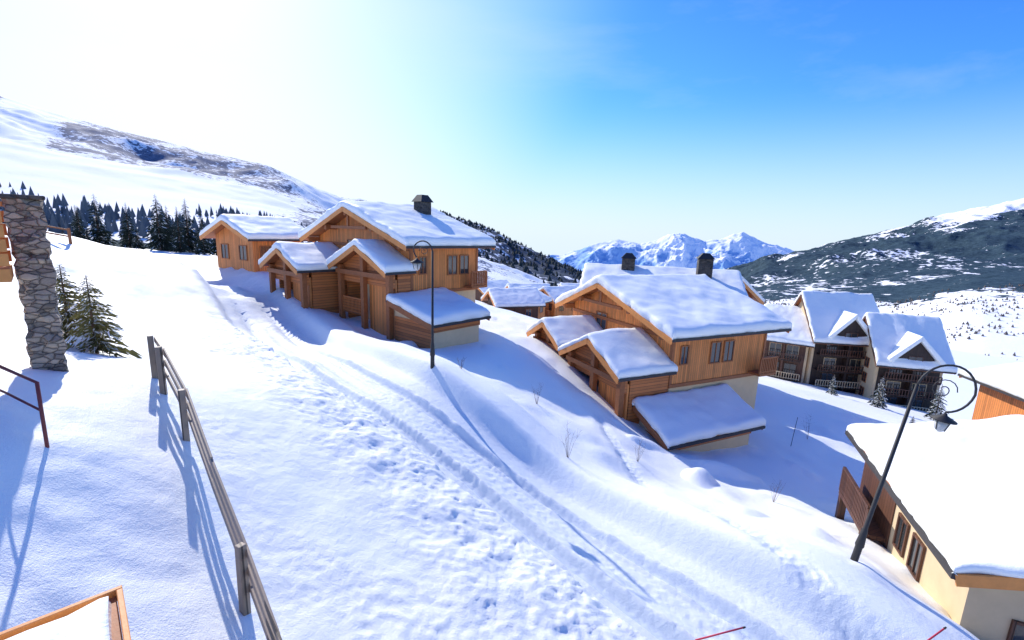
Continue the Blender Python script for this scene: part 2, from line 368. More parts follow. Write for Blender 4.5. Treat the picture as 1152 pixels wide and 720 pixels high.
_,P1,t1,s1=ridge_mesh("ski_hill",crest,foot,MH,420,160,nf,mf,prof=lambda q:q**1.15)
M2=m_mount("wooded_ridge_surface",(.03,.045,.065),(.10,.12,.15),(.90,.92,.94),.045,speck=.7,scl=.01,bst=1)
crest=[(-700,1300,90),(-480,1330,80),(-331,1336,62),(-203,1333,44),(-87,1326,11),(52,1264,-50),(169,1204,-97),(300,1150,-150),(450,1100,-200)]
foot=[(-400,700,-20),(-300,600,-40),(-200,520,-60),(-80,430,-75),(0,340,-75),(60,290,-70),(110,270,-72),(170,260,-80),(260,250,-90)]
def nf(x,y,t,s):
    e=np.clip(t,0,1); return (ridged(x/130,y/130,5,13)-.55)*30*np.sin(np.pi*e)**.7+fbm(x/40,y/40,3,5)*4
def mf(x,y,z,t,s): return .38+.25*sstep(.3,.6,s)*sstep(.15,.4,t)+(ridged(x/70,y/70,4,19)-.5)*.5
_,P2,t2,s2=ridge_mesh("wooded_ridge",crest,foot,M2,260,120,nf,mf)
M3=m_mount("forest_mountain_surface",(.010,.028,.042),(.06,.10,.125),(.95,.95,.95),.055,speck=.95,scl=.006,bst=1)  # blue valley haze is mixed into the forest colours
crest=[(560,1900,-220),(851,1808,-135),(1130,1825,-46),(1560,1945,48),(1873,2061,128),(2342,2183,223),(3083,2320,403),(3400,1500,430)]
foot=[(120,420,-78),(170,400,-76),(214,380,-74),(250,310,-75),(275,260,-76),(300,215,-78),(330,120,-80),(380,-50,-85)]
def nf(x,y,t,s):
    e=np.clip(t,0,1); return (ridged(x/330,y/330,6,23)-.55)*110*np.sin(np.pi*e)**.8*sstep(0.08,.35,e)+fbm(x/60,y/60,3,25)*4*sstep(0,.1,e)+(ridged(x/120,y/120,4,29)-.5)*24*sstep(.3,.9,e)+14*np.sin(np.pi*np.clip(e/.2,0,1))*sstep(.45,.6,s)
def mf(x,y,z,t,s):
    fo=.76+0*t
    tn=t+.28*(fbm(x/260,y/260,4,33))
    fo=fo-.90*sstep(.44,.62,tn)*sstep(.50,.60,s)
    fo=fo-.40*sstep(.70,.88,tn)*sstep(.35,.5,s)
    lo=t+.04*fbm(x/60,y/60,3,2)
    fo=np.where(lo<.13,.04+.45*sstep(.07,.13,lo),fo)
    return fo+(ridged(x/160,y/160,4,39)-.55)*.8
_,P3,t3,s3=ridge_mesh("forest_mountain",crest,foot,M3,320,320,nf,mf,prof=lambda q:q**1.05)
M4=m_mount("far_peaks_surface",(.28,.47,.74),(.40,.59,.83),(.92,.95,1.0),.0026,speck=.5,scl=.0006)  # aerial haze painted in: rock and snow tinted pale blue for distance
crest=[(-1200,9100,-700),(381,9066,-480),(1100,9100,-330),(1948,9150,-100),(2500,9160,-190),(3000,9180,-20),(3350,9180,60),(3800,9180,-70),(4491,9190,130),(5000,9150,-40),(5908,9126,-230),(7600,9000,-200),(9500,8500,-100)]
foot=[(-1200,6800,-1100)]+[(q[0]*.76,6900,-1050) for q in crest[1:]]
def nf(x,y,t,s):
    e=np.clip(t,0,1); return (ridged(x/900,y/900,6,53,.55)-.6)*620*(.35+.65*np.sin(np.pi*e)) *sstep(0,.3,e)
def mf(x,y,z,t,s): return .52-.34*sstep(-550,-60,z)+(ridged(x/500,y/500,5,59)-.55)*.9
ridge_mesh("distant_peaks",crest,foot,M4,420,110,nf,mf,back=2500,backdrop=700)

def scrub(name,P,tt,ss,cond,n,h,label,mat,thin=.25):
    V=[];F=[]; idx=np.argwhere(cond(tt,ss)); 
    for _ in range(n):
        i,j=idx[random.randrange(len(idx))]; i=min(i,P.shape[0]-2); j=min(j,P.shape[1]-2)
        a=random.random();b=random.random(); q=P[i,j]*(1-a)*(1-b)+P[i+1,j]*a*(1-b)+P[i,j+1]*(1-a)*b+P[i+1,j+1]*a*b
        if vnoise(np.array([q[0]/28]),np.array([q[1]/28]),77)[0]<random.uniform(.25,.75): continue
        hh=h*random.uniform(.4,1.4); w_=hh*random.uniform(thin,thin*2); m=len(V); x,y,z=q
        for kk in range(5):
            an=kk*1.257+random.random()*.6; V.append((x+w_*math.cos(an),y+w_*math.sin(an),z-.3+random.random()*.3*hh))
        V.append((x+random.uniform(-.2,.2)*w_,y,z+hh)); F+=[(m+kk,m+(kk+1)%5,m+5) for kk in range(5)]
    o=mk(name,V,F,mat); o["kind"]="stuff"; o["label"]=label; o["category"]="trees"; return o
FARL=m_plain("far_trees",(.15,.125,.105),.9,.5,.2,0,0)
FARD=m_plain("far_conifers",(.02,.035,.035),.9,.5,.2,0,0)
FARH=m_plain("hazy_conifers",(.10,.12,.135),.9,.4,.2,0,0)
scrub("shrub_cover",P3,t3,s3,lambda a,b:(a<.12)&(b>.25),4200,2.0,"bare brown shrubs scattered over a snowy valley slope",FARL)
scrub("forest_cover",P2,t2,s2,lambda a,b:(a<1.0)&(a>.02)&(b>.3),5000,7,"dark conifers dotted over a snowy ridge",FARD)
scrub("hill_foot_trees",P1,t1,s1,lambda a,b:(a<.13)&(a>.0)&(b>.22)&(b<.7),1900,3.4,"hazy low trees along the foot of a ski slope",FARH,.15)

# ------------------------------------------------------------ building parts
def prof_z(pr,v):
    for (a,za),(b,zb) in zip(pr[:-1],pr[1:]):
        if v<=b or (b,zb)==pr[-1]: return za+(zb-za)*(v-a)/(b-a)
def snow_cap(parent,pr,u0,u1,T,seed=0,over=.08,wav=1):
    def ax(a,b,n):
        e=[(0,0),(-over,.4),(-over*.8,.75),(.05,.94),(.2,1)]
        L=b-a; L1=[(a+q,h) for q,h in e]; L2=[(b-q,h) for q,h in e[::-1]]
        mid=[(a+.2+(L-.4)*i/n,1) for i in range(1,n)]
        return L1+mid+L2
    A_=ax(u0,u1,max(6,int((u1-u0)/.22))); B_=ax(pr[0][0],pr[-1][0],max(8,int((pr[-1][0]-pr[0][0])/.22)))
    V=[]
    for (u_,hu) in A_:
        for (v_,hv) in B_:
            vc=min(max(v_,pr[0][0]),pr[-1][0]); zb=sum(prof_z(pr,min(max(vc+o,pr[0][0]),pr[-1][0])) for o in (-.3,-.15,0,.15,.3))/5
            zb=max(zb,prof_z(pr,vc)-.001) if hu*hv>.5 else prof_z(pr,vc)
            h=hu*hv; n=(mnoise.noise(Vector((u_*.5+seed,v_*.5,seed)))*.3+mnoise.noise(Vector((u_*1.7,v_*1.7+seed,0)))*.12+mnoise.noise(Vector((u_*4.1,v_*4.1+seed,0)))*.05)*wav
            ed=mnoise.noise(Vector((u_*1.3+seed,v_*1.3,7)))*.09+mnoise.noise(Vector((u_*3.7+seed,v_*3.7,3)))*.05
            uo=u_; vo=v_
            if hu<.95: uo+=ed*(1 if u_<(u0+u1)/2 else -1)
            if hv<.95: vo+=ed*(1 if v_<(pr[0][0]+pr[-1][0])/2 else -1)
            V.append((uo,vo,zb+.012+T*h*max(.25,1+n)-(0 if h>0 else .02)))
    m=len(B_); F=[(i*m+j,i*m+j+1,(i+1)*m+j+1,(i+1)*m+j) for i in range(len(A_)-1) for j in range(m-1)]
    F=[q[::-1] for q in F]
    return mk("snow_layer",V,F,SNOW_R,parent,True)
def extrude(name,poly,u0,u1,mat,parent):
    n=len(poly); V=[(u0,a,b) for a,b in poly]+[(u1,a,b) for a,b in poly]
    F=[tuple(range(n)),tuple(range(2*n-1,n-1,-1))]+[(i,i+n,(i+1)%n+n,(i+1)%n)[::-1] for i in range(n)]
    F=[q[::-1] for q in F]
    return mk(name,V,F,mat,parent)
def roof(parent,pr,u0,u1,T,th=.16,seed=0,fascia=FASC,name="roof",wav=1):
    poly=[(a,b) for a,b in pr]+[(a,b-th) for a,b in pr[::-1]]
    ro=extrude(name,poly,u0,u1,BEAM,parent)
    for uu_ in (u0-.03,u1+.03):
        for (a,za),(b,zb) in zip(pr[:-1],pr[1:]): Acc().beam((uu_,a,za-.15),(uu_,b,zb-.15),.055,.30).mk("bargeboard",fascia,ro)
    for (a,za) in ([pr[0],pr[-1]]):
        o=-.05 if a==pr[0][0] else .05; Acc().beam((u0-.05,a+o,za-.06),(u1+.05,a+o,za-.06),.09,.15).mk("gutter",ROOFD,ro)
    snow_cap(ro,pr,u0,u1,T,seed,wav=wav)
    return ro
def window(parent,face,at,c,z,w_,h,frame=BEAM,cols=2):
    s=-1 if face in 'uv' else 1
    def bx(ac,c0,c1,z0,z1,d0,d1):
        a0,a1=sorted((at+s*d0,at+s*d1))
        if face in 'uU': ac.box((a0,c0,z0),(a1,c1,z1))
        else: ac.box((c0,a0,z0),(c1,a1,z1))
    a=Acc(); bx(a,c-w_/2,c+w_/2,z,z+h,.0,.025); pane=a.mk("window",GLASS,parent)
    a=Acc(); tfr=.07
    bx(a,c-w_/2-tfr,c-w_/2,z-tfr,z+h+tfr,0,.07); bx(a,c+w_/2,c+w_/2+tfr,z-tfr,z+h+tfr,0,.07)
    bx(a,c-w_/2,c+w_/2,z-tfr,z,0,.075); bx(a,c-w_/2,c+w_/2,z+h,z+h+tfr,0,.075)
    for i in range(1,cols): q=c-w_/2+w_*i/cols; bx(a,q-.025,q+.025,z,z+h,.02,.055)
    a.mk("frame",frame,pane); return pane
def chimney(parent,u_,v_,z0,z1,w_=.45):
    a=Acc().box((u_-w_,v_-w_,z0),(u_+w_,v_+w_,z1)); c=a.mk("chimney",DARKST,parent,bev=.03)
    q=w_+.12
    V=[(u_-q,v_-q,z1+.005),(u_+q,v_-q,z1+.005),(u_+q,v_+q,z1+.005),(u_-q,v_+q,z1+.005),(u_-.28,v_-.28,z1+.5),(u_+.28,v_-.28,z1+.5),(u_+.28,v_+.28,z1+.5),(u_-.28,v_+.28,z1+.5)]
    mk("chimney_cap",V,[(0,3,2,1),(4,5,6,7),(0,1,5,4),(1,2,6,5),(2,3,7,6),(3,0,4,7)],DARK,c)
    return c
def railing(parent,a,b,z,h=1.0,mat=BEAM,name="balustrade",step=.16):
    a=Vector((*a,z));b=Vector((*b,z)); L=(b-a).length; n=max(2,int(L/step)); ac=Acc()
    up=Vector((0,0,1)); ac.beam(a+up*h,b+up*h,.1,.09); ac.beam(a+up*.12,b+up*.12,.06,.08)
    for i in range(n+1):
        q=a.lerp(b,i/n); wd=.09 if 0<i<n else .12; ac.box((q.x-wd/2*.9,q.y-wd/2*.35-.02,z),(q.x+wd/2*.9,q.y+wd/2*.35+.02,z+h-.05))
    return ac.mk(name,mat,parent)

def chalet(loc,yaw,L,W,vA,ze,rise,porches,annex,label,seed=0,ze1=None,chim=None):
    ze1=ze if ze1 is None else ze1
    ro_=root("chalet",loc,yaw,label,"chalet","wooden chalets along the snowy lane")
    pr=[(0,ze),(vA,ze+rise),(W,ze1)]; th=.16
    v0,v1=.9,W-.9; u0,u1=1.0,L-.8
    top=lambda v:prof_z(pr,v)-th-.004
    zb=ze-3.1
    extrude("wall",[(v0,zb),(v0,top(v0)),(vA,top(vA)),(v1,top(v1)),(v1,zb)],u0,u1,WOOD,ro_)
    Acc().box((u0+.06,v0+.06,-5),(u1-.06,v1-.06,zb-.003)).mk("plinth_wall",PLAS,ro_)
    a=Acc().box((u0-.06,v0-.06,zb-.02),(u1+.04,v0,zb+.2)); a.box((u0-.06,v0,zb-.02),(u0,v1,zb+.2))
    a.box((u0-.05,v0-.05,zb+.2),(u0+.12,v0+.0,top(v0)-.02)); a.box((u0-.05,v0,zb+.2),(u0,v0+.15,top(v0)-.02)); a.box((u1-.15,v0-.05,zb+.2),(u1+.03,v0,top(v0)-.02))
    zt=ze-.35; a.box((u0-.07,v0+.15,zt),(u0,v1,zt+.22)); a.mk("timber_frame",BEAM,ro_,bev=.015)
    for v in (v0+.1,(v0+vA)/2,vA,(vA+v1)/2,v1-.1): 
        z=prof_z(pr,v)-th-.02; Acc().box((.12,v-.13,z-.38),(u0+.02,v+.13,z-.06)).mk("purlin",BEAM,ro_,bev=.02)
    z=prof_z(pr,vA)-th-.4; a=Acc().beam((.35,vA-2.2,ze+rise-1.35),(.35,vA+2.2,ze+rise-1.35),.14,.2); a.box((.29,vA-.1,ze+rise-1.28),(.41,vA+.1,z+.1)); a.mk("gable_truss",BEAM,ro_,bev=.015)
    r=roof(ro_,pr,0,L,.5,th,seed)
    if chim:
        for (cu,cv) in chim: chimney(r,cu,cv,prof_z(pr,cv)-.1,prof_z(pr,cv)+1.25)
    for (v,z,w_,h) in ((vA-2.2,ze-1.9,1.0,1.1),(vA+.6,ze-1.2,1.1,1.25),(vA+2.6,ze-1.9,.9,1.1)):
        window(ro_,'u',u0,v,z,w_,h)
    for (u_,z,w_,h) in ((u0+.9,ze-1.75,.5,1.0),(u0+3.4,ze-1.9,.75,1.2),(u0+4.5,ze-1.9,.75,1.2)):
        if u_+.5<u1: window(ro_,'v',v0,u_,z,w_,h)
    bz=zb+.35
    bal=Acc().box((u1-1.3,v0-.85,bz-.14),(u1+.2,v0-.062,bz)).mk("balcony",BEAM,ro_)
    railing(bal,(u1-1.3,v0-.8),(u1+.15,v0-.8),bz,1.0,BEAM)
    for i,(pu,pv0,pv1,pz,ps) in enumerate(porches):
        m=(pv0+pv1)/2; pp=[(pv0,pz),(m,pz+ps),(pv1,pz)]
        po=extrude("porch",[(pv0+.35,pz-1.0),(pv0+.35,prof_z(pp,pv0+.35)-.15),(m,pz+ps-.15),(pv1-.35,prof_z(pp,pv1-.35)-.15),(pv1-.35,pz-1.0)],pu+.75,pu+.9,WOODH,ro_)
        roof(po,pp,pu,u0-.004,.4,.13,seed+i*5+3,name="porch_roof")
        for v in (pv0+.5,m,pv1-.5): Acc().box((pu+.42,v-.17,-3.0),(pu+.74,v+.17,prof_z(pp,v)-.15)).mk("porch_post",BEAM,po,bev=.02)
        Acc().box((pu+.36,pv0+.2,pz-.5),(pu+.417,pv1-.2,pz-.2)).mk("porch_beam",BEAM,po,bev=.01)
        Acc().box((pu+.91,pv0+.35,-3),(pu+1.03,m-.1,pz-.5)).mk("porch_front_wall",WOOD,po)
        Acc().box((pu+1.1,pv0+.35,-3),(u0-.07,pv0+.5,pz-.16)).mk("porch_side_wall",WOODH,po)
        Acc().box((pu+1.1,pv1-.5,-3),(u0-.07,pv1-.35,pz-.16)).mk("porch_side_wall",WOODH,po)
        Acc().box((u0-.068,pv0+.5,-3),(u0-.064+.0,pv1-.5,pz-.2)).mk("porch_back_wall",PLAS,po)
        d=Acc().box((u0-.13,m+.3,pz-3.2),(u0-.07,m+1.3,pz-.9)).mk("door",BEAM,po,bev=.01)
        Acc().tube([(u0-.18,m+1.1,pz-2.1),(u0-.18,m+1.1,pz-1.95)],.02,6).mk("handle",DARK,d)
        railing(po,(pu+.6,m+.2),(pu+.6,pv1-.7),pz-3.1,1.05,WOODH,"porch_balustrade")
    if annex:
        au0,au1,av0,az0,az1=annex; av1=v0-.07
        an=extrude("annex",[(av0+.45,-5),(av0+.45,az0-.02),(av1,az1-.24),(av1,-5)],au0+.5,au1-.45,PLAS,ro_)
        Acc().box((au0+.47,av0+.38,az0-.55),(au1-.42,av0+.448,az0-.06)).mk("annex_beam",WOODH,an)
        roof(an,[(av0,az0),(av1,az1)],au0,au1,.46,.14,seed+11,fascia=BEAM,name="annex_roof")
        Acc().box((au0+.44,av0+.5,-4),(au0+.497,av1-.1,az0-.1)).mk("annex_side_wall",WOODH,an)
    return ro_

chalet((8.5,23.4,-10.8),R(25.8),9.6,12.0,6.9,5.5,2.2,
   [(-2.9,.55,6.45,3.47,1.5),(-2.9,6.6,10.9,3.7,1.2)],(-1.5,5.6,-1.9,.55,1.75),
   "orange timber chalet with thick snow roof and twin gabled porches",2)
chalet((-6.3,26.8,-6.5),R(50),7.6,13.2,6.9,5.45,2.3,
   [(-1.1,.5,7.0,3.9,1.45),(-3.1,7.2,13.0,3.55,1.3)],(-.8,3.7,-3.3,1.35,2.25),
   "timber chalet with broad snowy gable roof above the lane",9,chim=[(5.2,5.0)])

def house(loc,yaw,L,W,ze,rise,label,seed,wallm=WOOD,chim=(),snowT=.45,deep=5,wins=True,cat="chalet",low=PLAS,zb=None,group=None,balc=True):
    ro_=root("chalet",loc,yaw,label,cat,group); pr=[(0,ze),(W/2,ze+rise),(W,ze)]; th=.16
    v0,v1,u0,u1=.8,W-.8,.8,L-.8; top=lambda v:prof_z(pr,v)-th-.004
    zb=(ze-2.6) if zb is None else zb
    extrude("wall",[(v0,zb),(v0,top(v0)),(W/2,top(W/2)),(v1,top(v1)),(v1,zb)],u0,u1,wallm,ro_)
    Acc().box((u0+.05,v0+.05,-deep),(u1-.05,v1-.05,zb-.003)).mk("plinth_wall",low,ro_)
    r=roof(ro_,pr,0,L,snowT,th,seed)
    for cu,cv,ch in chim: chimney(r,cu,cv,prof_z(pr,cv)-.1,prof_z(pr,cv)+ch,.6)
    if wins:
        n=max(2,int(W/3.2))
        for i in range(n):
            v=v0+(v1-v0)*(i+.5)/n; window(ro_,'u',u0,v,ze-1.7,.9,1.1); window(ro_,'U',u1,v,ze-1.7,.9,1.1)
        n=max(2,int(L/3.2))
        for i in range(n):
            u_=u0+(u1-u0)*(i+.5)/n; window(ro_,'v',v0,u_,ze-1.7,.9,1.1)
        if balc:
            bal=Acc().box((u0-.9,v0+.5,ze-2.75),(u0-.003,v1-.5,ze-2.62)).mk("balcony",BEAM,ro_)
            railing(bal,(u0-.86,v0+.5),(u0-.86,v1-.5),ze-2.62,.95)
    else:
        a=Acc().box((u0-.05,v0+.02,ze-.3),(u0,v1-.02,ze-.08)); a.box((u0-.05,W/2-.1,ze-.08),(u0,W/2+.1,ze+rise-.5)); a.mk("gable_beam",BEAM,ro_)
    return ro_
house((-20.6,35.6,-4.6),R(62),6,6.6,3.3,1.4,"small wooden chalet with snowy roof at the lane head",21,deep=3,balc=False)
house((5.5,39,-11.5),R(-14),14,13,5.4,2.9,"large chalet with wide snow roof and dark chimneys",31,chim=[(4.1,6.0,1.3),(10.7,4.5,2.3)],group="wooden chalets along the snowy lane")
house((25.5,46,-11.6),R(118),8,8,5.4,2.4,"wooden chalet gable under deep snow",37)
def right_building():
    ro_=root("plastered_chalet",(10.6,9.4,-9.0),R(68),"cream plastered chalet with brown balcony and smooth snow roof","chalet")
    L=8.6;W=11;ze=1.5; pr=[(-W,ze),(-W/2,ze+1.45),(0,ze)]; th=.16
    poly=[(-W+.7,-6),(-W+.7,prof_z(pr,-W+.7)-th),(-W/2,ze+1.45-th),(-.6,prof_z(pr,-.6)-th),(-.6,-6)]
    extrude("wall",poly,.6,L-.4,PLAS2,ro_)
    r=roof(ro_,pr,0,L,.26,.18,41,wav=2.6)
    for u_ in (3.1,4.2): window(ro_,'V',-.6,u_,-.6,.6,1.0,WOODD)
    window(ro_,'u',.6,-2.0,-.75,.9,1.0,WOODD)
    Acc().box((5.0,-.598,-3.5),(8.1,-.56,1.2)).mk("cladding",WOODD,ro_)
    bal=Acc().box((5.1,-.556,-1.0),(8.1,.1,-.86)).mk("balcony",WOODD,ro_)
    railing(bal,(5.1,.06),(8.1,.06),-.86,1.0,WOODD,step=.13)
    Acc().box((5.2,-.15,-3.6),(5.45,.1,-1.0)).mk("balcony_post",WOODD,bal); Acc().box((7.8,-.15,-4.2),(8.05,.1,-1.0)).mk("balcony_post",WOODD,bal)
right_building()
house((39.8,22.2,-13.9),R(79),8,9.0,4.9,1.2,"orange wooden chalet gable with snowy roof",43,deep=5,zb=.5,wins=False,snowT=.3)
for i,(x,y,yaw,L,W) in enumerate([(-2.5,66,20,8,7.5),(3,69,60,7,8),(0,79,15,8,8),(7,76,30,7,7),(-5,84,40,8,8),(10,86,10,9,8)]):
    house((x,y,-14.6-.05*(y-66)),R(yaw),L,W,3.6,1.9,"snow covered chalet in the village dip",50+i,wallm=(WOOD if i%2 else WOODD),wins=True,group="village chalets")

def apartment(loc,yaw,W,H,D,rise,label,seed,wall=WOODX,ns=2,dorm=True,low=PLAS):
    ro_=root("apartment_building",loc,yaw,label,"apartment building","mountain apartment buildings")
    pr=[(-1.3,H-.4),(D/2,H+rise),(D+1,H-.4)]
    top=lambda v:prof_z(pr,v)-.2
    extrude("wall",[(0,-8),(0,top(0)),(D/2,top(D/2)),(D,top(D)),(D,-8)],0,W,low,ro_)
    Acc().box((.3,-.03,-1),(W-.3,-.004,H-.7)).mk("cladding",wall,ro_)
    roof(ro_,pr,-.5,W+.5,.6,.2,seed,fascia=WOODD)
    sh=H/(ns+.15); nb=max(2,int(W/3.0))
    for s in range(-1,ns):
        z=.3+s*sh
        bal=Acc().box((.6,-1.2,z-.12),(W-.6,-.034,z)).mk("balcony",WOODX,ro_)
        railing(bal,(.6,-1.15),(W-.6,-1.15),z,.85,WOODD if s!=0 else PLAS2,step=.3)
        for b in range(nb):
            c=.8+(W-1.6)*(b+.5)/nb; window(ro_,'v',-.03,c,z+.1,1.4,sh*.68,PLAS2 if s==1 else WOODD)
        for c in (2.5,D-3): window(ro_,'u',0,c,z+.5,1.1,1.2,BEAM)
        for b in range(1,nb): Acc().box((.8+(W-1.6)*b/nb-.1,-1.1,z),(.8+(W-1.6)*b/nb+.1,-.034,z+sh-.13)).mk("balcony_divider",wall,bal)
    if not dorm: return ro_
    cu=W/2; dw=2.1; zz=H-.2
    V=[(cu-dw,-.9,zz),(cu+dw,-.9,zz),(cu+dw,-.9,zz+.8),(cu,-.9,zz+3.2),(cu-dw,-.9,zz+.8),(cu-dw,4,zz),(cu+dw,4,zz),(cu+dw,4,zz+.8),(cu,4,zz+3.2),(cu-dw,4,zz+.8)]
    dm=mk("dormer",V,[(0,1,2,3,4),(9,8,7,6,5),(0,5,6,1),(1,6,7,2),(2,7,8,3),(3,8,9,4),(4,9,5,0)],wall,ro_)
    for sgn in (-1,1):
        a=Acc(); b0=Vector((cu,0,zz+3.25)); b1=Vector((cu+sgn*(dw+.5),0,zz+.35)); n=0; nrm=Vector((sgn*.4,0,.4))
        for yy in (-1.5,4.5):
            for P_ in (b0,b1,b1+nrm,b0+Vector((0,0,.7))): a.V.append((P_.x,yy,P_.z))
        a.F+=[(n,n+1,n+2,n+3),(n+7,n+6,n+5,n+4)]+[(n+i,n+4+i,n+4+(i+1)%4,n+(i+1)%4) for i in range(4)]
        a.mk("snow_layer",SNOW_R,dm,bev=.15)
    window(dm,'v',-.9,cu,zz+.1,1.4,1.1,WOODD)
    return ro_
apartment((36.3,64.5,-19.3),R(-32),5.8,5.8,9,3.6,"beige apartment block with wooden balconies and snowy roof",61,wall=WOODD,dorm=False)
apartment((41.4,61.0,-19.6),R(-8),8.2,6.8,8.5,5.4,"dark timber apartment block with dormer and steep snow roof",63,ns=3)
apartment((46.5,56.0,-20.8),R(-16),7.0,6.4,8,5.0,"dark timber apartment block stepped beside its neighbour",65,ns=3)

# ------------------------------------------------------------ street lamps
def street_lamp(x,y,H,side,label,lean=0,yaw=0,RR=.36,sw=1.2):
    z=gz(x,y); ro_=root("street_lamp",(x,y,z-.1),yaw,label,"street lamp","street lamps"); ro_.rotation_euler=(0,lean,yaw)
    Rr=RR; hp=H-Rr*1.3
    a=Acc().tube([(0,0,-.5),(0,0,.5),(0,0,.55),(0,0,1.0),(0,0,1.05),(0,0,hp)],[.085,.08,.1,.065,.05,.036],10)
    pole=a.mk("pole",DARK,ro_,True)
    pts=[]
    for i in range(21):
        th=math.pi*(1-i/20*sw); q=1 if i<14 else 1-.25*(i-14)/6; pts.append((side*(Rr+Rr*q*math.cos(th)),0,hp-.05+Rr*q*math.sin(th)*1.15))
    Acc().tube(pts,.025,8).mk("crook",DARK,pole,True)
    sp=[(side*(Rr*.9+.5*Rr*(1-i/26)*math.cos(i*.42)),0,hp+.5*Rr*(1-i/26)*math.sin(i*.42)) for i in range(22)]
    Acc().tube(sp,.012,6).mk("scroll",DARK,pole,True)
    ex,_,ez=pts[-1]; ex2=ex; zl=ez-.03
    prof=[(.03,0),(.05,-.05),(.24,-.14),(.25,-.17),(.17,-.19)]
    head=Acc().tube([(ex2,0,zl+q) for _,q in prof],[r_ for r_,_ in prof],14).mk("lamp_hood",DARK,ro_,True)
    Acc().tube([(ex2,0,zl-.19),(ex2,0,zl-.4),(ex2,0,zl-.46)],[.15,.10,.03],10).mk("lamp_glass",LAMPG,head,True)
    for i in range(4):
        an=i*math.pi/2+.4; Acc().tube([(ex2+.155*math.cos(an),.155*math.sin(an),zl-.19),(ex2+.105*math.cos(an),.105*math.sin(an),zl-.41)],.01,5).mk("lamp_cage",DARK,head)
    return ro_
street_lamp(-3,16.85,4.95,-1,"black wrought iron street lamp with curled top in deep snow")
street_lamp(8.87,10.23,5.6,1,"black wrought iron street lamp leaning beside the plastered chalet",R(6.5),R(-15),RR=.56,sw=1.38)

# ------------------------------------------------------------ fence
FP=[(-7.31,8.93),(-6.75,8.42),(-5.62,7.38),(-4.45,6.14),(-3.22,4.88),(-2.42,4.0),(-1.72,3.15)]
fr=root("fence",(FP[3][0],FP[3][1],gz(*FP[3])),0,"weathered grey wooden rail fence half buried in snow","fence")
bx,by,bz=fr.location
FZ=[gz(*q) for q in FP]
for i,(x,y) in enumerate(FP):
    if i in (3,5): continue
    z=FZ[i]; lx=random.uniform(-.04,.04); ly=random.uniform(-.04,.04); tp=random.uniform(.84,.95)
    Acc().beam((x-bx,y-by,z-bz-.5),(x-bx+lx,y-by+ly,z-bz+tp),.10,.10).mk("post",GREYW,fr,bev=.012)
for hgt in (.32,.56,.80):
    for i in range(len(FP)-1):
        a0=Vector((FP[i][0]-bx+.07,FP[i][1]-by+.05,FZ[i]-bz+hgt+random.uniform(-.03,.03))); b0=Vector((FP[i+1][0]-bx+.07,FP[i+1][1]-by+.05,FZ[i+1]-bz+hgt+random.uniform(-.03,.03)))
        d=(b0-a0).normalized(); Acc().beam(a0-d*.1,b0+d*.05,.032,.11).mk("rail",GREYW,fr,bev=.006)
hr=root("handrail",(-6.2,5.65,gz(-6.2,5.65)),0,"rust red metal handrail standing in snow","handrail")
h0=hr.location.z
Acc().tube([(0,0,-.3),(-.03,.04,-2.17-h0),(-.7,.25,-2.05-h0),(-2.2,.75,-1.8-h0)],.022,8).mk("rail",RAILM,hr,True)
Acc().tube([(-.02,.02,-2.55-h0),(-.7,.25,-2.42-h0),(-2.2,.75,-2.2-h0)],.015,8).mk("rail",RAILM,hr,True)
Acc().tube([(-1.6,.55,-.3),(-1.6,.55,-1.9-h0)],.022,8).mk("rail_post",RAILM,hr,True)
F2=[(-29.5,22.6),(-27.5,23.3),(-25.6,24.2),(-24.2,25.0)]
fr=root("fence",(*F2[0],gz(*F2[0])),0,"low brown wooden fence along a snowy bank","fence"); bx,by,bz=fr.location
for i,q in enumerate(F2):
    z=gz(*q)-bz; Acc().box((q[0]-bx-.05,q[1]-by-.05,z-.4),(q[0]-bx+.05,q[1]-by+.05,z+.85)).mk("post",BEAM,fr)
    if i:
        for hh in (.4,.75): Acc().beam((F2[i-1][0]-bx,F2[i-1][1]-by,gz(*F2[i-1])-bz+hh),(q[0]-bx,q[1]-by,z+hh),.04,.08).mk("rail",BEAM,fr)

# ------------------------------------------------------------ left stone building
lb=root("stone_building",(-8.35,7.9,-2.8),R(46),"chalet corner with rubble stone pillar and orange balcony","building")
V=[];nz_=40
for i in range(nz_+1):
    z=-1.0+4.05*i/nz_
    for j in range(36):
        an=j/36*4; sidei=int(an); fr_=an-sidei; hw=.225
        c=[(-hw,-hw),(hw,-hw),(hw,hw),(-hw,hw)]; a0=c[sidei];b0=c[(sidei+1)%4]; x=a0[0]+(b0[0]-a0[0])*fr_; y=a0[1]+(b0[1]-a0[1])*fr_
        n=mnoise.noise(Vector((x*6,y*6,z*5)))*.05+ (mnoise.cell(Vector((x*5.3+9,y*5.3,z*7.6)))-.5)*.045
        l=math.hypot(x,y); V.append((x+x/l*n,y+y/l*n,z))
F=[(i*36+j,i*36+(j+1)%36,(i+1)*36+(j+1)%36,(i+1)*36+j) for i in range(nz_) for j in range(36)]+[tuple(nz_*36+j for j in range(36))]
mk("stone_pillar",V,F,STONE,lb)
Acc().box((-.27,-.27,3.052),(.27,.27,3.12)).mk("pillar_cap",DARKST,lb,bev=.02)
bal=Acc().box((-3.2,-.9,1.75),(-.26,.2,1.95)).mk("balcony",FASC,lb)
ac=Acc()
for z in (2.0,2.22,2.44,2.66): ac.box((-3.2,.16,z),(-.25,.2,z+.19)); ac.box((-3.2,-.9,z),(-.25,-.86,z+.19))
for x in (-.5,-1.6,-2.8): ac.box((x-.05,.2,1.95),(x+.05,.25,2.95)); ac.box((x-.05,-.86,1.95),(x+.05,-.8,2.95))
ac.box((-3.2,.14,2.92),(-.24,.26,3.0)); ac.box((-3.2,-.92,2.92),(-.24,-.8,3.0)); ac.mk("balustrade",FASC,bal)
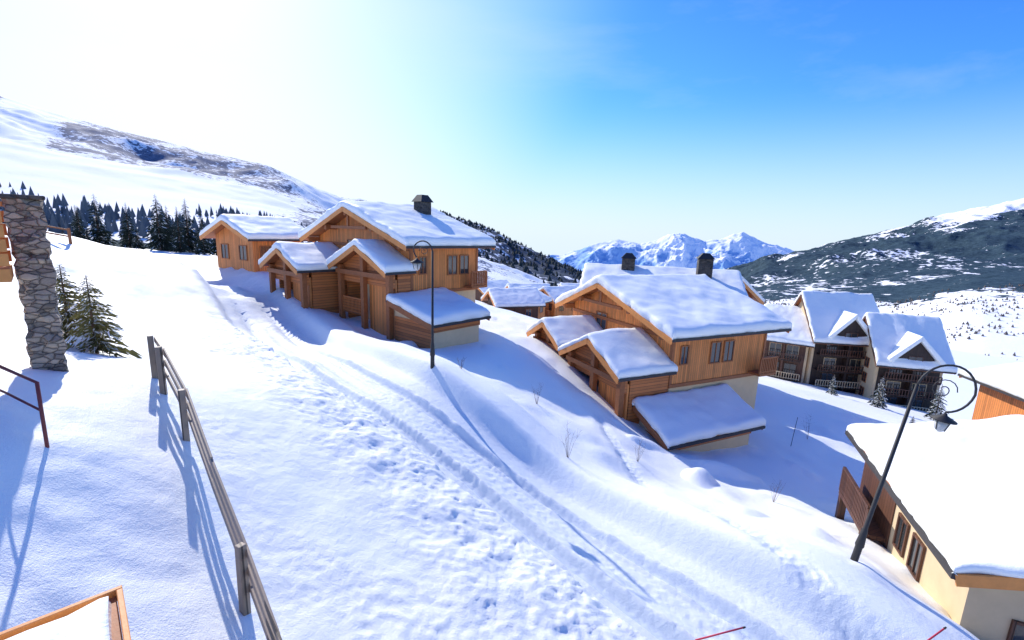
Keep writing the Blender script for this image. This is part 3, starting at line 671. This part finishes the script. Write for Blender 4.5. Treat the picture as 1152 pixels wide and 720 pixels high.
# low shelter roof below the viewpoint
pf=root("porch_shelter",(-2.9,1.6,gz(-2.9,1.6)),R(44.5),"small wooden shelter roof with orange edge boards and snow","shelter")
zt=-2.76-pf.location.z
c45=Vector((0,1.4,0)); c45.rotate(Matrix.Rotation(R(-44.5),3,'Z')); cx,cy=c45.x,c45.y
e=2.6
Acc().box((cx-e,cy-e,zt-.18),(cx-.04,cy-.04,zt-.03)).mk("roof_deck",BEAM,pf)
Acc().box((cx-e,cy-.038,zt-.08),(cx,cy,zt+.02)).mk("edge_board",FASC,pf,bev=.006); Acc().box((cx-.038,cy-e,zt-.08),(cx,cy-.04,zt+.02)).mk("edge_board",FASC,pf,bev=.006)
snw=snow_cap(pf,[(cy-e,zt-.05),(cy-.1,zt-.05)],cx-e,cx-.1,.12,5,over=-.02)
for (a_,b_) in ((-.25,-.25),(-e+.1,-.25),(-.25,-e+.1)):
    Acc().box((cx+a_-.07,cy+b_-.07,-1.5),(cx+a_+.07,cy+b_+.07,zt-.18)).mk("post",BEAM,pf)

# ------------------------------------------------------------ trees
def conifer_mesh(h,seed,dens=1.0,wide=.28,snowy=.25,low=.06):
    rnd=random.Random(seed); V=[];F=[];mi=[]
    n=int(34*dens*max(1,h/3))
    for i in range(n):
        tq=i/n; z=h*(low+(1-low)*tq); Rr=h*wide*(1-tq)**.85*rnd.uniform(.65,1.15)+.04
        k_=rnd.randint(4,7)
        for b in range(k_):
            an=rnd.random()*6.283; L=Rr*rnd.uniform(.6,1.1); dx,dy=math.cos(an),math.sin(an); droop=rnd.uniform(.15,.45)
            segs=3
            for s_ in range(segs):
                for sd_ in (-1,1,0):
                    q0=(s_+.1)/segs; q1=(s_+1.15)/segs; wv=L*.22*(1-q0*.6)
                    px=-dy*sd_;py=dx*sd_
                    a0=Vector((dx*L*q0,dy*L*q0,z-droop*L*q0*q0)); 
                    tip=Vector((dx*L*q1+px*wv*1.3,dy*L*q1+py*wv*1.3,z-droop*L*q1*q1-rnd.uniform(0,.12)*L))
                    b1=a0+Vector((dx*wv*.6,dy*wv*.6,rnd.uniform(.0,.04)*L)); c1=a0+Vector((-dx*wv*.3,-dy*wv*.3,-.07*L)) if sd_ else a0+Vector((-dy*wv*.3,dx*wv*.3,0))
                    m=len(V); V+=[tuple(c1),tuple(b1),tuple(tip)]; F.append((m,m+1,m+2)); mi.append(1 if rnd.random()<snowy else 0)
    return V,F,mi
TM={}
PV={0:(11,.22,.06,.8,7),1:(12,.18,.04,.8,7),2:(13,.26,.08,.7,7),3:(14,.36,.22,1.5,2.5),4:(15,.25,.35,1.0,4)}
def pine(x,y,h,var,label,group=None,z=None):
    key=var
    z=gz(x,y) if z is None else z
    ro_=root("pine_tree",(x,y,z),random.random()*6,label,"tree",group)
    if key not in TM:
        vv,wide,sn,dens,hh=PV[var]; V,F,mi=conifer_mesh(hh,vv,dens,wide,sn)
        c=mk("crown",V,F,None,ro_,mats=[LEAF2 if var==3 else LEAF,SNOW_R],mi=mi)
        tr=Acc().tube([(0,0,-.4),(0,0,hh*.5),(0,0,hh*.97)],[hh*.018+.01,hh*.011+.01,.01],7).mk("trunk",TWIG,ro_,True)
        TM[key]=(c.data,tr.data,hh)
    else:
        for nm,d in (("crown",TM[key][0]),("trunk",TM[key][1])):
            o=bpy.data.objects.new(nm,d); o.parent=ro_; COL.objects.link(o)
    s=h/PV[var][4]; ro_.scale=(s,s,s); return ro_
pine(-10.3,10.9,2.0,3,"young bushy pine dusted with snow beside stone pillar")
pine(-11.3,11.3,2.1,3,"low bushy pine dusted with snow beside stone pillar")
for i in range(200):
    a=i/199; x=-92+58*a+random.uniform(-2,2); y=58+random.uniform(0,24)
    pine(x,y,random.choice([2.5,3,4,5,6,7,3.5])*random.uniform(.8,1.15),i%3,"dark slender conifer on a snowy slope","conifers on the slope")
for x,y,h in ((40,47,3.6),(45.5,46,4.2),(48,44,3.2),(37,50,2.5),(31,33,1.6),(52,46,3)):
    pine(x,y,h,4,"snow dusted spruce before the apartment blocks","spruces by the apartments")

def bush(x,y,h,seed,n=7):
    rnd=random.Random(seed); ro_=root("bare_bush",(x,y,gz(x,y)),0,"leafless thin twiggy bush poking through snow","bush","bare bushes"); a=Acc()
    for i in range(n):
        an=rnd.random()*6.28; L=h*rnd.uniform(.5,1); tl=rnd.uniform(.1,.4); b=Vector((math.cos(an)*tl*L,math.sin(an)*tl*L,L))
        m=b*.5+Vector((rnd.uniform(-.05,.05),rnd.uniform(-.05,.05),0)); a.tube([(0,0,-.1),m,b],[.006,.004,.0015],5)
        for j in range(3):
            q=m.lerp(b,rnd.random()); e_=q+Vector((rnd.uniform(-.2,.2),rnd.uniform(-.2,.2),rnd.uniform(.05,.25)))*h; a.tube([q,e_],[.003,.001],4)
    a.mk("branches",TWIG,ro_)
for i,(x,y,h) in enumerate([(2.0,13.9,1.1),(1.2,18.5,1.0),(5.2,16.8,1.0),(-2.0,17.8,.5),(11,17,1.2),(19,27,1.6)]): bush(x,y,h,i)
def stake(x,y,h,mat,lean,label,dz=0):
    ro_=root("snow_stake",(x,y,gz(x,y)+dz),0,label,"stake","snow stakes"); ro_.rotation_euler=lean
    Acc().tube([(0,0,-.3),(0,0,h)],[.016,.014],8).mk("shaft",mat,ro_,True); Acc().tube([(0,0,h),(0,0,h+.05)],[.02,.012],8).mk("tip",DARK,ro_,True)
stake(7.6,7.3,1.0,RED,(R(5),R(35),0),"thin red marker stake leaning in the snow")
stake(3.9,7.2,.6,RED,(0,R(70),0),"thin red marker stake fallen across the snow",.25)
stake(17.0,25.5,1.8,DARK,(0,R(4),0),"thin dark snow depth stake")
